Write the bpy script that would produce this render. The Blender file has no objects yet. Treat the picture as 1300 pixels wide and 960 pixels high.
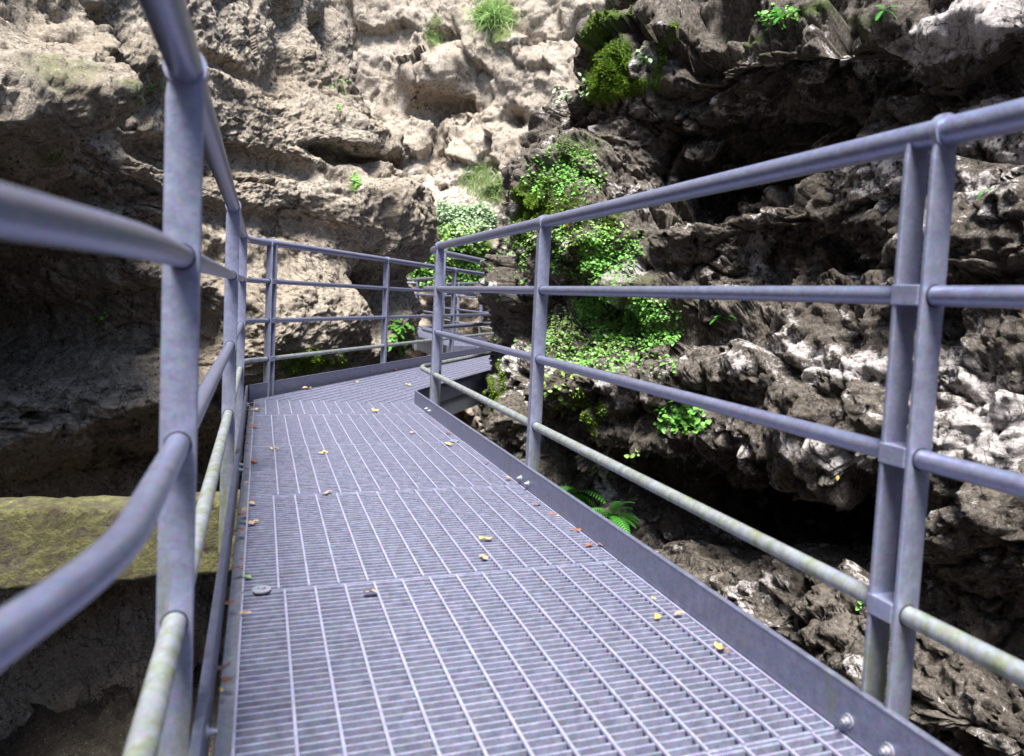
import bpy, bmesh, math, random
import numpy as np
from mathutils import Vector, Matrix

# ------------------------------------------------------------------ camera, sky, sun, exposure
scene = bpy.context.scene
C = bpy.data.collections.new('gorge'); scene.collection.children.link(C)
CF, CYAW, CPITCH, CROLL, CH = 908.03, 0.3397, 0.0616, 0.0480, 0.7842   # focal in photo pixels, angles, eye height

def cam_axes():
    cy, sy = math.cos(CYAW), math.sin(CYAW)
    f = np.array([sy*math.cos(CPITCH), cy*math.cos(CPITCH), -math.sin(CPITCH)])
    r = np.array([cy, -sy, 0.0]); u = np.cross(r, f)
    r2 = r*math.cos(CROLL)+u*math.sin(CROLL); u2 = -r*math.sin(CROLL)+u*math.cos(CROLL)
    return f, r2, u2
AF, AR, AU = cam_axes()
cd = bpy.data.cameras.new('camera'); cam = bpy.data.objects.new('camera', cd); C.objects.link(cam)
M3 = Matrix(((AR[0], AU[0], -AF[0]), (AR[1], AU[1], -AF[1]), (AR[2], AU[2], -AF[2])))
cam.matrix_world = Matrix.Translation((0, 0, CH)) @ M3.to_4x4()
cd.sensor_width = 36; cd.lens = 36*CF/1300; cd.shift_y = -45/1300
cd.clip_start = 0.05; cd.clip_end = 500
cd.dof.use_dof = True; cd.dof.focus_distance = 4.6; cd.dof.aperture_fstop = 3.8
scene.camera = cam

SUN_TRAVEL = (0.20, 0.42)
world = bpy.data.worlds.new('World'); scene.world = world; world.use_nodes = True
wn = world.node_tree; bg = wn.nodes['Background']
sky = wn.nodes.new('ShaderNodeTexSky'); sky.sky_type = 'NISHITA'; sky.sun_disc = False
sd = Vector((-SUN_TRAVEL[0], -SUN_TRAVEL[1], 1.0)).normalized()
sky.sun_elevation = math.asin(sd.z); sky.sun_rotation = math.atan2(sd.x, sd.y)
wn.links.new(sky.outputs[0], bg.inputs[0]); bg.inputs[1].default_value = 0.085
sl = bpy.data.lights.new('sun', 'SUN'); so = bpy.data.objects.new('sun', sl); C.objects.link(so)
so.rotation_euler = sd.to_track_quat('Z', 'Y').to_euler(); so.location = (0, 0, 20)
sl.energy = 3.7; sl.angle = math.radians(23); sl.color = (1.0, 0.965, 0.91)
scene.view_settings.view_transform = 'Standard'; scene.view_settings.look = 'None'
scene.view_settings.exposure = 1.65; scene.view_settings.gamma = 1
scene.render.engine = 'CYCLES'
scene.cycles.max_bounces = 4; scene.cycles.diffuse_bounces = 3; scene.cycles.glossy_bounces = 2

# ------------------------------------------------------------------ small helpers
rng = np.random.default_rng(7); random.seed(7)

def proj(P):
    P = np.asarray(P, dtype=np.float64); d = P-np.array([0, 0, CH]); z = d@AF
    zz = np.where(z > 0.05, z, 1e9)
    return 650+CF*(d@AR)/zz, 435-CF*(d@AU)/zz, z
def ray(x, y): return AF*CF+AR*(x-650)+AU*(435-y)
def onz(x, y, z=0.0):
    d = ray(x, y); t = (z-CH)/d[2]; return np.array([d[0]*t, d[1]*t, z])

def tag(o, label=None, cat=None, group=None, kind=None):
    if label: o['label'] = label
    if cat: o['category'] = cat
    if group: o['group'] = group
    if kind: o['kind'] = kind
    return o
def empty(name, loc=(0, 0, 0)):
    o = bpy.data.objects.new(name, None); C.objects.link(o); o.location = loc; o.empty_display_size = .1
    return o
def link(name, me, mat, parent=None):
    me.materials.append(mat)
    o = bpy.data.objects.new(name, me); C.objects.link(o)
    if parent is not None:
        o.parent = parent
        if parent.type == 'EMPTY':
            o.matrix_parent_inverse = Matrix.Translation(-parent.location)
    return o
def arr_mesh(name, V, Fc, smooth=False):
    V = np.ascontiguousarray(V, dtype=np.float32); Fc = np.ascontiguousarray(Fc, dtype=np.int32)
    me = bpy.data.meshes.new(name); n, k = Fc.shape
    me.vertices.add(len(V)); me.vertices.foreach_set('co', V.ravel())
    me.loops.add(n*k); me.loops.foreach_set('vertex_index', Fc.ravel())
    me.polygons.add(n); me.polygons.foreach_set('loop_start', np.arange(n, dtype=np.int32)*k)
    me.polygons.foreach_set('loop_total', np.full(n, k, dtype=np.int32))
    me.polygons.foreach_set('use_smooth', np.full(n, smooth, dtype=bool))
    me.update(calc_edges=True); return me

class MB:
    """collects simple shapes and links them as one mesh"""
    def __init__(s): s.v = []; s.f = []; s.sm = []
    def add(s, vs, fs, smooth=False):
        b = len(s.v); s.v += [tuple(v) for v in vs]
        for f in fs: s.f.append([i+b for i in f]); s.sm.append(smooth)
    def bar(s, a, b, w, h, up=(0, 0, 1)):
        a = Vector(a); b = Vector(b); d = (b-a).normalized(); up = Vector(up)
        sd_ = d.cross(up).normalized(); u = sd_.cross(d).normalized()
        vs = [p+sd_*x*w/2+u*y*h/2 for p in (a, b) for x, y in ((-1, -1), (1, -1), (1, 1), (-1, 1))]
        s.add(vs, [(3, 2, 1, 0), (4, 5, 6, 7), (0, 1, 5, 4), (1, 2, 6, 5), (2, 3, 7, 6), (3, 0, 4, 7)])
    def tube(s, pts, r, n=16, cap=True):
        pts = [Vector(p) for p in pts]; m = len(pts); vs = []; fs = []; prev = None
        for i, p in enumerate(pts):
            t = (pts[min(i+1, m-1)]-pts[max(i-1, 0)]).normalized()
            if prev is None: prev = Vector((0, 0, 1)) if abs(t.z) < .9 else Vector((1, 0, 0))
            u = (prev-t*prev.dot(t)).normalized(); prev = u; w = t.cross(u)
            for k in range(n):
                a = 2*math.pi*k/n; vs.append(p+u*math.cos(a)*r+w*math.sin(a)*r)
        for i in range(m-1):
            for k in range(n):
                k2 = (k+1) % n; fs.append((i*n+k, i*n+k2, (i+1)*n+k2, (i+1)*n+k))
        s.add(vs, fs, True)
        if cap: s.add(vs[:n], [tuple(range(n))[::-1]]); s.add(vs[-n:], [tuple(range(n))])
    def prism(s, outline, a, axis, smooth=False):
        """outline: list of points; extruded along vector axis"""
        n = len(outline); ax = Vector(axis); o = [Vector(p) for p in outline]
        s.add(o+[p+ax for p in o], [tuple(range(n))[::-1], tuple(range(n, 2*n))]+[(i, (i+1) % n, n+(i+1) % n, n+i) for i in range(n)], smooth)
    def build(s, name, mat, parent=None, bevel=0):
        me = bpy.data.meshes.new(name); me.from_pydata(s.v, [], s.f); me.update()
        me.polygons.foreach_set('use_smooth', s.sm)
        bm = bmesh.new(); bm.from_mesh(me); bmesh.ops.recalc_face_normals(bm, faces=bm.faces); bm.to_mesh(me); bm.free()
        o = link(name, me, mat, parent)
        if bevel:
            m = o.modifiers.new('bevel', 'BEVEL'); m.width = bevel; m.segments = 2; m.limit_method = 'ANGLE'
        return o

# ------------------------------------------------------------------ numpy noise
def H(ix, iy, iz, seed):
    n = (ix.astype(np.uint32)*np.uint32(374761393) + iy.astype(np.uint32)*np.uint32(668265263)
         + iz.astype(np.uint32)*np.uint32(2246822519) + np.uint32((seed*974634777) & 0xffffffff))
    n = (n ^ (n >> np.uint32(13)))*np.uint32(1274126177); n = n ^ (n >> np.uint32(16))
    n = n*np.uint32(2654435761); n = n ^ (n >> np.uint32(15))
    return n.astype(np.float32)*np.float32(1/4294967296.0)
def vnoise(P, seed=0):
    P = P.astype(np.float32); I = np.floor(P); f = P-I; f = f*f*f*(f*(f*6-15)+10); I = I.astype(np.int64)+100000
    r = 0
    for dx in (0, 1):
        wx = f[:, 0] if dx else 1-f[:, 0]
        for dy in (0, 1):
            wy = f[:, 1] if dy else 1-f[:, 1]
            for dz in (0, 1):
                wz = f[:, 2] if dz else 1-f[:, 2]
                r = r+wx*wy*wz*H(I[:, 0]+dx, I[:, 1]+dy, I[:, 2]+dz, seed)
    return r*2-1
def fbm(P, oct=4, seed=0, gain=.5):
    a = 1.0; r = 0; t = 0
    for o in range(oct):
        r = r+a*vnoise(P*(2.03**o)+o*17.3, seed+o*7); t += a; a *= gain
    return r/t*1.6
def voro(P, seed=0):
    P = P.astype(np.float32); I = np.floor(P).astype(np.int64)+100000; fr = P-np.floor(P)
    n = len(P); F1 = np.full(n, 9., np.float32); F2 = F1.copy(); vec = np.zeros((n, 3), np.float32); cid = np.zeros((n, 3), np.int64)
    for dx in (-1, 0, 1):
        for dy in (-1, 0, 1):
            for dz in (-1, 0, 1):
                cx, cy, cz = I[:, 0]+dx, I[:, 1]+dy, I[:, 2]+dz
                q = np.stack([dx+H(cx, cy, cz, seed)-fr[:, 0], dy+H(cx, cy, cz, seed+1)-fr[:, 1], dz+H(cx, cy, cz, seed+2)-fr[:, 2]], 1)
                d = np.sqrt((q*q).sum(1)); c = d < F1
                F2 = np.where(c, F1, np.minimum(F2, d)); F1 = np.where(c, d, F1)
                vec[c] = q[c]; cid[c] = np.stack([cx, cy, cz], 1)[c]
    return F1, F2, vec, cid
def facets(P, size, amp, seed, stretch=(1, 1, 1), tilt=1.1, crack=.35):
    Q = P/size*np.array(stretch)
    Q = Q+np.stack([fbm(Q*1.3, 2, seed+31), fbm(Q*1.3, 2, seed+32), fbm(Q*1.3, 2, seed+33)], 1)*.28
    F1, F2, vec, cid = voro(Q, seed)
    h = H(cid[:, 0], cid[:, 1], cid[:, 2], seed+5)-.5
    g = np.stack([H(cid[:, 0], cid[:, 1], cid[:, 2], seed+6+k)-.5 for k in range(3)], 1)
    return amp*(h*.9+tilt*(vec*g).sum(1)-crack*np.exp(-(F2-F1)/.07))

# ------------------------------------------------------------------ materials
def nt(name):
    m = bpy.data.materials.new(name); m.use_nodes = True; t = m.node_tree
    return m, t, t.nodes['Principled BSDF']
def N(t, kind, **kw):
    n = t.nodes.new(kind)
    for k, v in kw.items():
        if k.startswith('i_'):
            n.inputs[k[2:].replace('_', ' ')].default_value = v
        else: setattr(n, k, v)
    return n
def noise(t, co, scale, detail=6, rough=.6, dist=0.0):
    n = N(t, 'ShaderNodeTexNoise'); n.inputs['Scale'].default_value = scale; n.inputs['Detail'].default_value = detail
    n.inputs['Roughness'].default_value = rough; n.inputs['Distortion'].default_value = dist
    t.links.new(co, n.inputs['Vector']); return n.outputs['Fac']
def ramp(t, fac, stops, interp='LINEAR'):
    r = N(t, 'ShaderNodeValToRGB'); e = r.color_ramp; e.interpolation = interp
    while len(e.elements) < len(stops): e.elements.new(.5)
    for el, (p, c) in zip(e.elements, stops):
        el.position = p; el.color = (c, c, c, 1) if isinstance(c, (int, float)) else (*c, 1)
    t.links.new(fac, r.inputs[0]); return r.outputs[0]
def mix(t, fac, a, b, blend='MIX'):
    m = N(t, 'ShaderNodeMix', data_type='RGBA', blend_type=blend)
    for s, v in ((m.inputs[0], fac), (m.inputs[6], a), (m.inputs[7], b)):
        if isinstance(v, (int, float)): s.default_value = v
        elif isinstance(v, tuple): s.default_value = (*v, 1)
        else: t.links.new(v, s)
    return m.outputs[2]
def math_(t, op, a, b=None):
    m = N(t, 'ShaderNodeMath', operation=op)
    for s, v in zip(m.inputs, (a, b)):
        if v is None: continue
        if isinstance(v, (int, float)): s.default_value = v
        else: t.links.new(v, s)
    return m.outputs[0]
def objco(t, scale=(1, 1, 1)):
    tc = N(t, 'ShaderNodeTexCoord'); mp = N(t, 'ShaderNodeMapping'); mp.inputs['Scale'].default_value = scale
    t.links.new(tc.outputs['Object'], mp.inputs[0]); return mp.outputs[0]
def bump(t, hs, strength, dist, normal=None):
    b = N(t, 'ShaderNodeBump'); b.inputs['Strength'].default_value = strength; b.inputs['Distance'].default_value = dist
    t.links.new(hs, b.inputs['Height'])
    if normal: t.links.new(normal, b.inputs['Normal'])
    return b.outputs[0]

def rock_mat(name, dark, mid, light, pale, pale_at, warm, gr=1.0, tex=1.0, fleck=.55):
    m, t, b = nt(name); co = objco(t)
    big = noise(t, co, .9*tex, 4, .6); med = noise(t, co, 5*tex, 7, .7, .25); fine = noise(t, co, 26*tex, 6, .78)
    c = mix(t, ramp(t, med, [(.34, 0), (.66, 1)]), dark, mid)
    c = mix(t, ramp(t, fine, [(.42, 0), (.68, .9)]), c, light)
    c = mix(t, ramp(t, big, [(.42, 0), (.62, .55)]), c, warm)
    # crusts of pale lichen / limestone with sharp ragged edges
    pn = noise(t, co, 2.3*tex, 8, .74, .2); pm = ramp(t, pn, [(pale_at, 0), (pale_at+.035, 1)])
    a = N(t, 'ShaderNodeAttribute'); a.attribute_name = 'pale'
    pm2 = ramp(t, math_(t, 'ADD', math_(t, 'MULTIPLY', a.outputs['Fac'], .40), math_(t, 'MULTIPLY', noise(t, co, 7*tex, 7, .8), .8)), [(.57, 0), (.62, 1)])
    pm = math_(t, 'MAXIMUM', pm, pm2)
    c = mix(t, math_(t, 'MULTIPLY', pm, ramp(t, fine, [(.34, .25), (.55, 1)])), c, pale)
    # tiny pale mineral flecks; dark pits that put crevice shade into the colour
    vf = N(t, 'ShaderNodeTexVoronoi'); vf.inputs['Scale'].default_value = 34*tex; t.links.new(co, vf.inputs['Vector'])
    c = mix(t, ramp(t, vf.outputs['Distance'], [(.10, fleck), (.24, 0)]), c, tuple(min(1, x*1.25) for x in pale))
    pits = ramp(t, noise(t, co, 13*tex, 5, .7, .6), [(.33, .75), (.41, 0)])
    c = mix(t, pits, c, tuple(x*.35 for x in dark))
    # crisp fracture lines and solution pits, their shade drawn as dark colour only
    wv = N(t, 'ShaderNodeVectorMath', operation='MULTIPLY_ADD'); nz = N(t, 'ShaderNodeTexNoise'); nz.inputs['Scale'].default_value = 3.5*tex; nz.inputs['Detail'].default_value = 3
    t.links.new(co, nz.inputs['Vector']); t.links.new(nz.outputs['Color'], wv.inputs[0]); wv.inputs[1].default_value = (.35/tex,)*3; t.links.new(co, wv.inputs[2])
    def crack(sc, w):
        v = N(t, 'ShaderNodeTexVoronoi', feature='DISTANCE_TO_EDGE'); v.inputs['Scale'].default_value = sc; t.links.new(wv.outputs[0], v.inputs['Vector']); return ramp(t, v.outputs['Distance'], [(0, 0), (w, 1)])
    k1 = crack(1.5*tex, .012); k2 = crack(5.5*tex, .022)
    km = ramp(t, noise(t, co, 2.7*tex, 3, .5), [(.50, 1), (.62, 0)])
    k2 = math_(t, 'MAXIMUM', k2, km); kk = math_(t, 'MINIMUM', math_(t, 'MAXIMUM', k1, math_(t, 'SUBTRACT', 1.0, ramp(t, noise(t, co, 1.6*tex, 2, .5), [(.46, 0), (.56, 1)]))), k2)
    c = mix(t, kk, tuple(x*.6 for x in dark), c)
    pv = N(t, 'ShaderNodeTexVoronoi'); pv.inputs['Scale'].default_value = 15*tex; t.links.new(wv.outputs[0], pv.inputs['Vector'])
    ph = math_(t, 'MAXIMUM', ramp(t, pv.outputs['Distance'], [(.12, 0), (.3, 1)]), ramp(t, noise(t, co, 1.9*tex, 4, .6), [(.46, 1), (.58, 0)]))
    c = mix(t, ph, tuple(x*.45 for x in dark), c)
    # algae green film and moss
    am = N(t, 'ShaderNodeAttribute'); am.attribute_name = 'moss'
    gm = ramp(t, math_(t, 'ADD', am.outputs['Fac'], math_(t, 'MULTIPLY', math_(t, 'SUBTRACT', fine, .5), 1.3)), [(.30, 0), (.62, 1)])
    c = mix(t, gm, c, mix(t, fine, (.018, .035, .006), (.13, .20, .03)))
    t.links.new(c, b.inputs['Base Color'])
    t.links.new(ramp(t, med, [(.3, .5), (.6, .82)]), b.inputs['Roughness'])
    b.inputs['Specular IOR Level'].default_value = .35
    hh = math_(t, 'ADD', math_(t, 'MULTIPLY', med, .030*gr), math_(t, 'MULTIPLY', fine, .024*gr))
    nb = bump(t, hh, 1.0, 1.0)
    t.links.new(nb, b.inputs['Normal']); return m
M_right = rock_mat('dark_rock', (.028, .023, .019), (.135, .112, .090), (.37, .325, .28), (.70, .65, .64), .565, (.075, .060, .046), 1.2, 1.25, .15)
M_left = rock_mat('brown_rock', (.095, .076, .058), (.33, .28, .222), (.64, .565, .475), (.62, .55, .46), .64, (.29, .235, .17), 1.1)
M_back = rock_mat('beige_rock', (.15, .12, .092), (.32, .265, .215), (.47, .405, .34), (.56, .50, .44), .60, (.37, .31, .24), 1.3, .55)
M_bed = rock_mat('stream_rock', (.02, .016, .012), (.06, .05, .04), (.12, .1, .08), (.3, .28, .25), .7, (.05, .04, .03), 1.0)

def metal_mat(name, base, dark, algae, rough=.42, metallic=.55, low=True):
    m, t, b = nt(name); co = objco(t)
    n1 = noise(t, co, 34, 8, .7); n2 = noise(t, co, 120, 4, .6)
    c = mix(t, ramp(t, n1, [(.35, 0), (.65, 1)]), dark, base)
    # zinc spangle and pale weathering
    v = N(t, 'ShaderNodeTexVoronoi'); v.inputs['Scale'].default_value = 160; t.links.new(co, v.inputs['Vector'])
    c = mix(t, .18, c, v.outputs['Color'], 'SOFT_LIGHT')
    geo = N(t, 'ShaderNodeNewGeometry'); sp = N(t, 'ShaderNodeSeparateXYZ'); t.links.new(geo.outputs['Position'], sp.inputs[0])
    st = noise(t, objco(t, (14, 14, 2.2)), 1.6, 8, .7)
    if low:
        z = math_(t, 'MULTIPLY', math_(t, 'SUBTRACT', .75, sp.outputs['Z']), .26)
        g = math_(t, 'ADD', math_(t, 'ADD', st, z), algae-.2)
    else: g = math_(t, 'ADD', st, algae-.1)
    gm = ramp(t, g, [(.58, 0), (.78, .85)])
    c = mix(t, gm, c, mix(t, n1, (.10, .13, .03), (.26, .30, .12)))
    t.links.new(c, b.inputs['Base Color']); b.inputs['Metallic'].default_value = metallic
    t.links.new(math_(t, 'ADD', ramp(t, n1, [(.3, rough-.08), (.7, rough+.12)]), math_(t, 'MULTIPLY', gm, .3)), b.inputs['Roughness'])
    t.links.new(bump(t, n2, .25, .002), b.inputs['Normal']); return m
M_rail = metal_mat('galvanised_tube', (.30, .32, .47), (.25, .265, .39), .05, .34, .6)
M_low = metal_mat('mossy_tube', (.40, .42, .50), (.30, .32, .34), .22, .45, .4)
M_post = metal_mat('galvanised_post', (.36, .38, .54), (.29, .305, .43), .17, .4, .5)
M_toe = metal_mat('toe_plate', (.24, .25, .36), (.17, .18, .25), .12, .4, .5, False)
M_grate = metal_mat('grating_steel', (.39, .40, .54), (.24, .25, .34), -.02, .42, .4, False)
M_rod = metal_mat('worn_steel', (.46, .46, .62), (.36, .36, .49), -.08, .38, .4, False)
M_frame = metal_mat('frame_steel', (.38, .40, .46), (.26, .28, .33), .06, .5, .4, False)
def flat_mat(name, c1, c2, scale=30, rough=.7, trans=0.0):
    m, t, b = nt(name); co = objco(t)
    t.links.new(mix(t, noise(t, co, scale, 6, .6), c1, c2), b.inputs['Base Color']); b.inputs['Roughness'].default_value = rough
    if trans:
        tr = N(t, 'ShaderNodeBsdfTranslucent'); t.links.new(mix(t, .5, c1, c2), tr.inputs[0])
        ms = N(t, 'ShaderNodeMixShader'); ms.inputs[0].default_value = trans; out = t.nodes['Material Output']
        t.links.new(b.outputs[0], ms.inputs[1]); t.links.new(tr.outputs[0], ms.inputs[2]); t.links.new(ms.outputs[0], out.inputs[0])
    return m
M_dark = flat_mat('hole_shade', (.012, .012, .014), (.03, .03, .03))  # dark colour for the shade inside the rail holes
M_leafA = flat_mat('leaf_green', (.12, .38, .05), (.28, .58, .12), 9, .45, .35)
M_leafB = flat_mat('leaf_lime', (.20, .44, .08), (.40, .56, .16), 9, .5, .35)
M_leafP = flat_mat('leaf_pale', (.28, .44, .24), (.50, .60, .38), 9, .45, .3)
M_fern = flat_mat('fern_green', (.08, .38, .05), (.18, .55, .10), 12, .4, .35)
M_grass = flat_mat('grass_green', (.20, .38, .10), (.42, .55, .22), 12, .5, .35)
M_moss = flat_mat('moss_green', (.10, .20, .012), (.26, .40, .03), 30, .9, .2)
M_stem = flat_mat('stem_brown', (.10, .08, .04), (.16, .16, .06))
M_yel = flat_mat('leaf_yellow', (.62, .42, .07), (.72, .56, .18), 60, .6, .2)
M_tan = flat_mat('leaf_tan', (.50, .36, .22), (.36, .23, .12), 60, .7, .1)
M_red = flat_mat('leaf_brown', (.22, .07, .03), (.32, .14, .07), 60, .7, .1)
M_pur = flat_mat('leaf_purple', (.12, .07, .08), (.20, .13, .13), 60, .7, .1)

def conc_mat():
    m, t, b = nt('mossy_concrete'); co = objco(t)
    f = noise(t, co, 22, 12, .75); g = noise(t, co, 3.5, 8, .65, .4)
    f = ramp(t, f, [(.36, 0), (.64, 1)]); c = mix(t, f, (.07, .055, .04), (.36, .31, .23))
    c = mix(t, ramp(t, math_(t, 'ADD', math_(t, 'MULTIPLY', g, .7), math_(t, 'MULTIPLY', f, .5)), [(.46, 0), (.60, 1)]), c, mix(t, f, (.05, .05, .014), (.28, .27, .11)))
    c = mix(t, ramp(t, noise(t, co, 9, 10, .75), [(.52, 0), (.62, .8)]), c, (.10, .07, .04))
    t.links.new(c, b.inputs['Base Color']); b.inputs['Roughness'].default_value = .9
    t.links.new(bump(t, f, .9, .02), b.inputs['Normal']); return m
M_conc = conc_mat()

# ------------------------------------------------------------------ the rock walls
def smooth_poly(pts, n):
    p = np.array(pts, float); s = np.r_[0, np.cumsum(np.hypot(*np.diff(p, axis=0).T))]
    u = np.linspace(0, s[-1], 1500); q = np.stack([np.interp(u, s, p[:, k]) for k in (0, 1)], 1)
    w = int(n/s[-1]*1500) | 1
    if w > 1:
        k = np.hanning(w+2)[1:-1]; k /= k.sum(); pad = w//2
        for a in (0, 1):
            x = q[:, a]; xe = np.r_[2*x[0]-x[pad:0:-1], x, 2*x[-1]-x[-2:-pad-2:-1]]; q[:, a] = np.convolve(xe, k, 'valid')
    s2 = np.r_[0, np.cumsum(np.hypot(*np.diff(q, axis=0).T))]
    return s2, q
def steps(knots):
    """knots: (value, spacing) pairs -> non uniform coordinates"""
    out = [knots[0][0]]
    while out[-1] < knots[-1][0]:
        sp = np.interp(out[-1], [k[0] for k in knots], [k[1] for k in knots]); out.append(out[-1]+sp)
    return np.array(out)

class Sheet:
    def __init__(s, plan, sstep, zstep, side, lean, style, feats, mossf, palef, smooth=.8):
        s2, q = smooth_poly(plan, smooth); kn = [(k*s2[-1] if k <= 1 else s2[-1], d) for k, d in sstep]
        su = steps(kn); zv = steps(zstep); sp_s = np.interp(su, [k[0] for k in kn], [k[1] for k in kn]); sp_z = np.interp(zv, [k[0] for k in zstep], [k[1] for k in zstep])
        s.nu, s.nv = len(su), len(zv)
        def frame(S, Z):
            px = np.interp(S, s2, q[:, 0]); py = np.interp(S, s2, q[:, 1]); e = .15
            tx = np.interp(S+e, s2, q[:, 0])-np.interp(S-e, s2, q[:, 0]); ty = np.interp(S+e, s2, q[:, 1])-np.interp(S-e, s2, q[:, 1])
            l = np.hypot(tx, ty)+1e-9; nx, ny = -ty/l*side, tx/l*side; off = np.interp(Z, [a_ for a_, _ in lean], [b_ for _, b_ in lean])
            return np.stack([px+nx*off, py+ny*off, Z], 1), np.stack([nx, ny, np.zeros(len(S))], 1)
        cs = np.linspace(0, s2[-1], 400); cz = np.linspace(zv[0], zv[-1], 260); CS, CZ = [a_.ravel() for a_ in np.meshgrid(cs, cz, indexing='ij')]
        cB, cN = frame(CS, CZ); bx, by, bz = proj(cB); ok = (bz > .3) & (((np.array([0, 0, CH])-cB)*cN).sum(1) > 0)
        def prep(lst):
            o = []
            for (cx, cy, rx, ry, amp, p, rot) in lst:
                d2 = (bx-cx)**2+(by-cy)**2; d2 = np.where(ok, d2, 1e12); near = np.where(d2 < max(20**2, d2.min()*1.2+1))[0]; i = near[np.argmin(bz[near]+.01*np.sqrt(d2[near]))]; d = bz[i]
                tr = AR[:2]@np.array([-cN[i, 1], cN[i, 0]])
                o.append((CS[i], CZ[i], rx*d/CF/max(.45, abs(tr)), ry*d/CF, amp, p, math.radians(rot), -1.0 if (tr*side) < 0 else 1.0))
            return o
        def field(lst, S, Z, wS, wZ):
            o = np.zeros(len(S))
            for (s0, z0, mS, mZ, amp, p, rot, sg) in lst:
                k_ = np.where((np.abs(S-s0) < mS*2.2+.5) & (np.abs(Z-z0) < max(mS, mZ)*2.2+.5))[0]
                if len(k_) == 0: continue
                ds = (S[k_]-s0+wS[k_]*min(1, mS/.35))*sg; dz = Z[k_]-z0+wZ[k_]*min(1, mZ/.35); c, sn = math.cos(rot), math.sin(rot)
                u = (ds*c+dz*sn)/mS; v = (-ds*sn+dz*c)/mZ; o[k_] += amp*np.exp(-(u*u+v*v)**(p/2))
            return o
        F1_, F2_, F3_ = prep(feats), prep(mossf), prep(palef)
        def full(S, Z):
            B, Nn = frame(S, Z); wS = fbm(B*1.6, 4, 91)*.16; wZ = fbm(B*1.6, 4, 92)*.16
            return B, Nn, wS, wZ, field(F1_, S, Z, wS, wZ)
        S, Z = np.meshgrid(su, zv, indexing='ij')
        def blur(a_, k_, ax):
            c_ = np.cumsum(np.concatenate([np.repeat(np.take(a_, [0], ax), k_+1, ax), a_, np.repeat(np.take(a_, [-1], ax), k_, ax)], ax), ax)
            n_ = a_.shape[ax]; return (np.take(c_, range(2*k_+1, 2*k_+1+n_), ax)-np.take(c_, range(0, n_), ax))/(2*k_+1)
        for rnd in range(2):
            D = full(S.ravel(), Z.ravel())[4].reshape(S.shape)
            dl = np.hypot(np.diff(Z, axis=1), .8*np.diff(D, axis=1))*1.0/np.interp((Z[:, 1:]+Z[:, :-1])/2, zv, sp_z); dl = blur(dl, 12, 0)
            cum = np.concatenate([np.zeros((S.shape[0], 1)), np.cumsum(dl, 1)], 1)
            Z2 = np.empty_like(Z); S2 = np.empty_like(S)
            for i in range(S.shape[0]):
                t_ = np.linspace(0, cum[i, -1], S.shape[1]); Z2[i] = np.interp(t_, cum[i], Z[i]); S2[i] = np.interp(t_, cum[i], S[i])
            S, Z = S2, Z2
            D = full(S.ravel(), Z.ravel())[4].reshape(S.shape)
            dl = np.hypot(np.diff(S, axis=0), .8*np.diff(D, axis=0))/np.interp((S[1:]+S[:-1])/2, su, sp_s); dl = blur(dl, 12, 1)
            cum = np.concatenate([np.zeros((1, S.shape[1])), np.cumsum(dl, 0)], 0)
            Z2 = np.empty_like(Z); S2 = np.empty_like(S)
            for j in range(S.shape[1]):
                t_ = np.linspace(0, cum[-1, j], S.shape[0]); Z2[:, j] = np.interp(t_, cum[:, j], Z[:, j]); S2[:, j] = np.interp(t_, cum[:, j], S[:, j])
            S, Z = S2, Z2
        S = S.ravel(); Z = Z.ravel(); B, Nn, wS, wZ, D = full(S, Z)
        def normals(P):
            G = P.reshape(s.nu, s.nv, 3); n = np.cross(np.gradient(G, axis=0), np.gradient(G, axis=1)); return n
        P = B+Nn*D[:, None]; n1 = normals(P); sgn = 1 if (n1.reshape(-1, 3)*Nn).sum() > 0 else -1
        n1 = n1*sgn/(np.linalg.norm(n1, axis=2)[..., None]+1e-9)
        for _ in range(2): n1 = blur(blur(n1, 8, 0), 8, 1)
        n1 = n1.reshape(-1, 3); dr = .5*Nn+.5*n1; dr /= np.linalg.norm(dr, axis=1)[:, None]
        P = P+dr*style(P)[:, None]
        s.P = P
        n = normals(P).reshape(-1, 3)*sgn; n /= np.linalg.norm(n, axis=1)[:, None]+1e-9
        s.flip = sgn < 0; s.n = n; s.px, s.py, s.pz = proj(P)
        s.vis = (n*(np.array([0, 0, CH])-P)).sum(1) > 0
        nzv = fbm(P*3.0, 4, 93)*.35
        def blobs(lst):
            o = np.zeros(len(P))
            for (cx, cy, rx, ry, amp, p, rot) in lst:
                c0, _ = s.at(cx, cy, max(6, min(rx, ry)*.6)); d = max(.3, (c0-np.array([0, 0, CH]))@AF); q = P-c0; c, sn = math.cos(math.radians(rot)), math.sin(math.radians(rot))
                a_, b_ = q@AR, q@AU; e_ = q@AF; u = (a_*c+b_*sn)/(rx*d/CF); v = (-a_*sn+b_*c)/(ry*d/CF); w_ = e_/(1.6*max(rx, ry)*d/CF)
                r_ = np.sqrt(u*u+v*v+w_*w_)*(1+nzv); o += amp*np.exp(-r_**p)
            return o
        s.moss = np.clip(blobs(mossf), 0, 1); s.pale = np.clip(blobs(palef), -1, 1)
    def mesh(s, name, mat, label, cat='cliff'):
        i = np.arange(s.nu-1)[:, None]*s.nv+np.arange(s.nv-1)[None]; i = i.ravel()
        Fc = np.stack([i, i+s.nv, i+s.nv+1, i+1], 1)
        if s.flip: Fc = Fc[:, ::-1]
        me = arr_mesh(name, s.P, Fc, True)
        for an, d in (('moss', s.moss), ('pale', s.pale)):
            a = me.attributes.new(an, 'FLOAT', 'POINT'); a.data.foreach_set('value', d.astype(np.float32))
        o = link(name, me, mat); tag(o, label, None, None, 'structure'); return o
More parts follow.
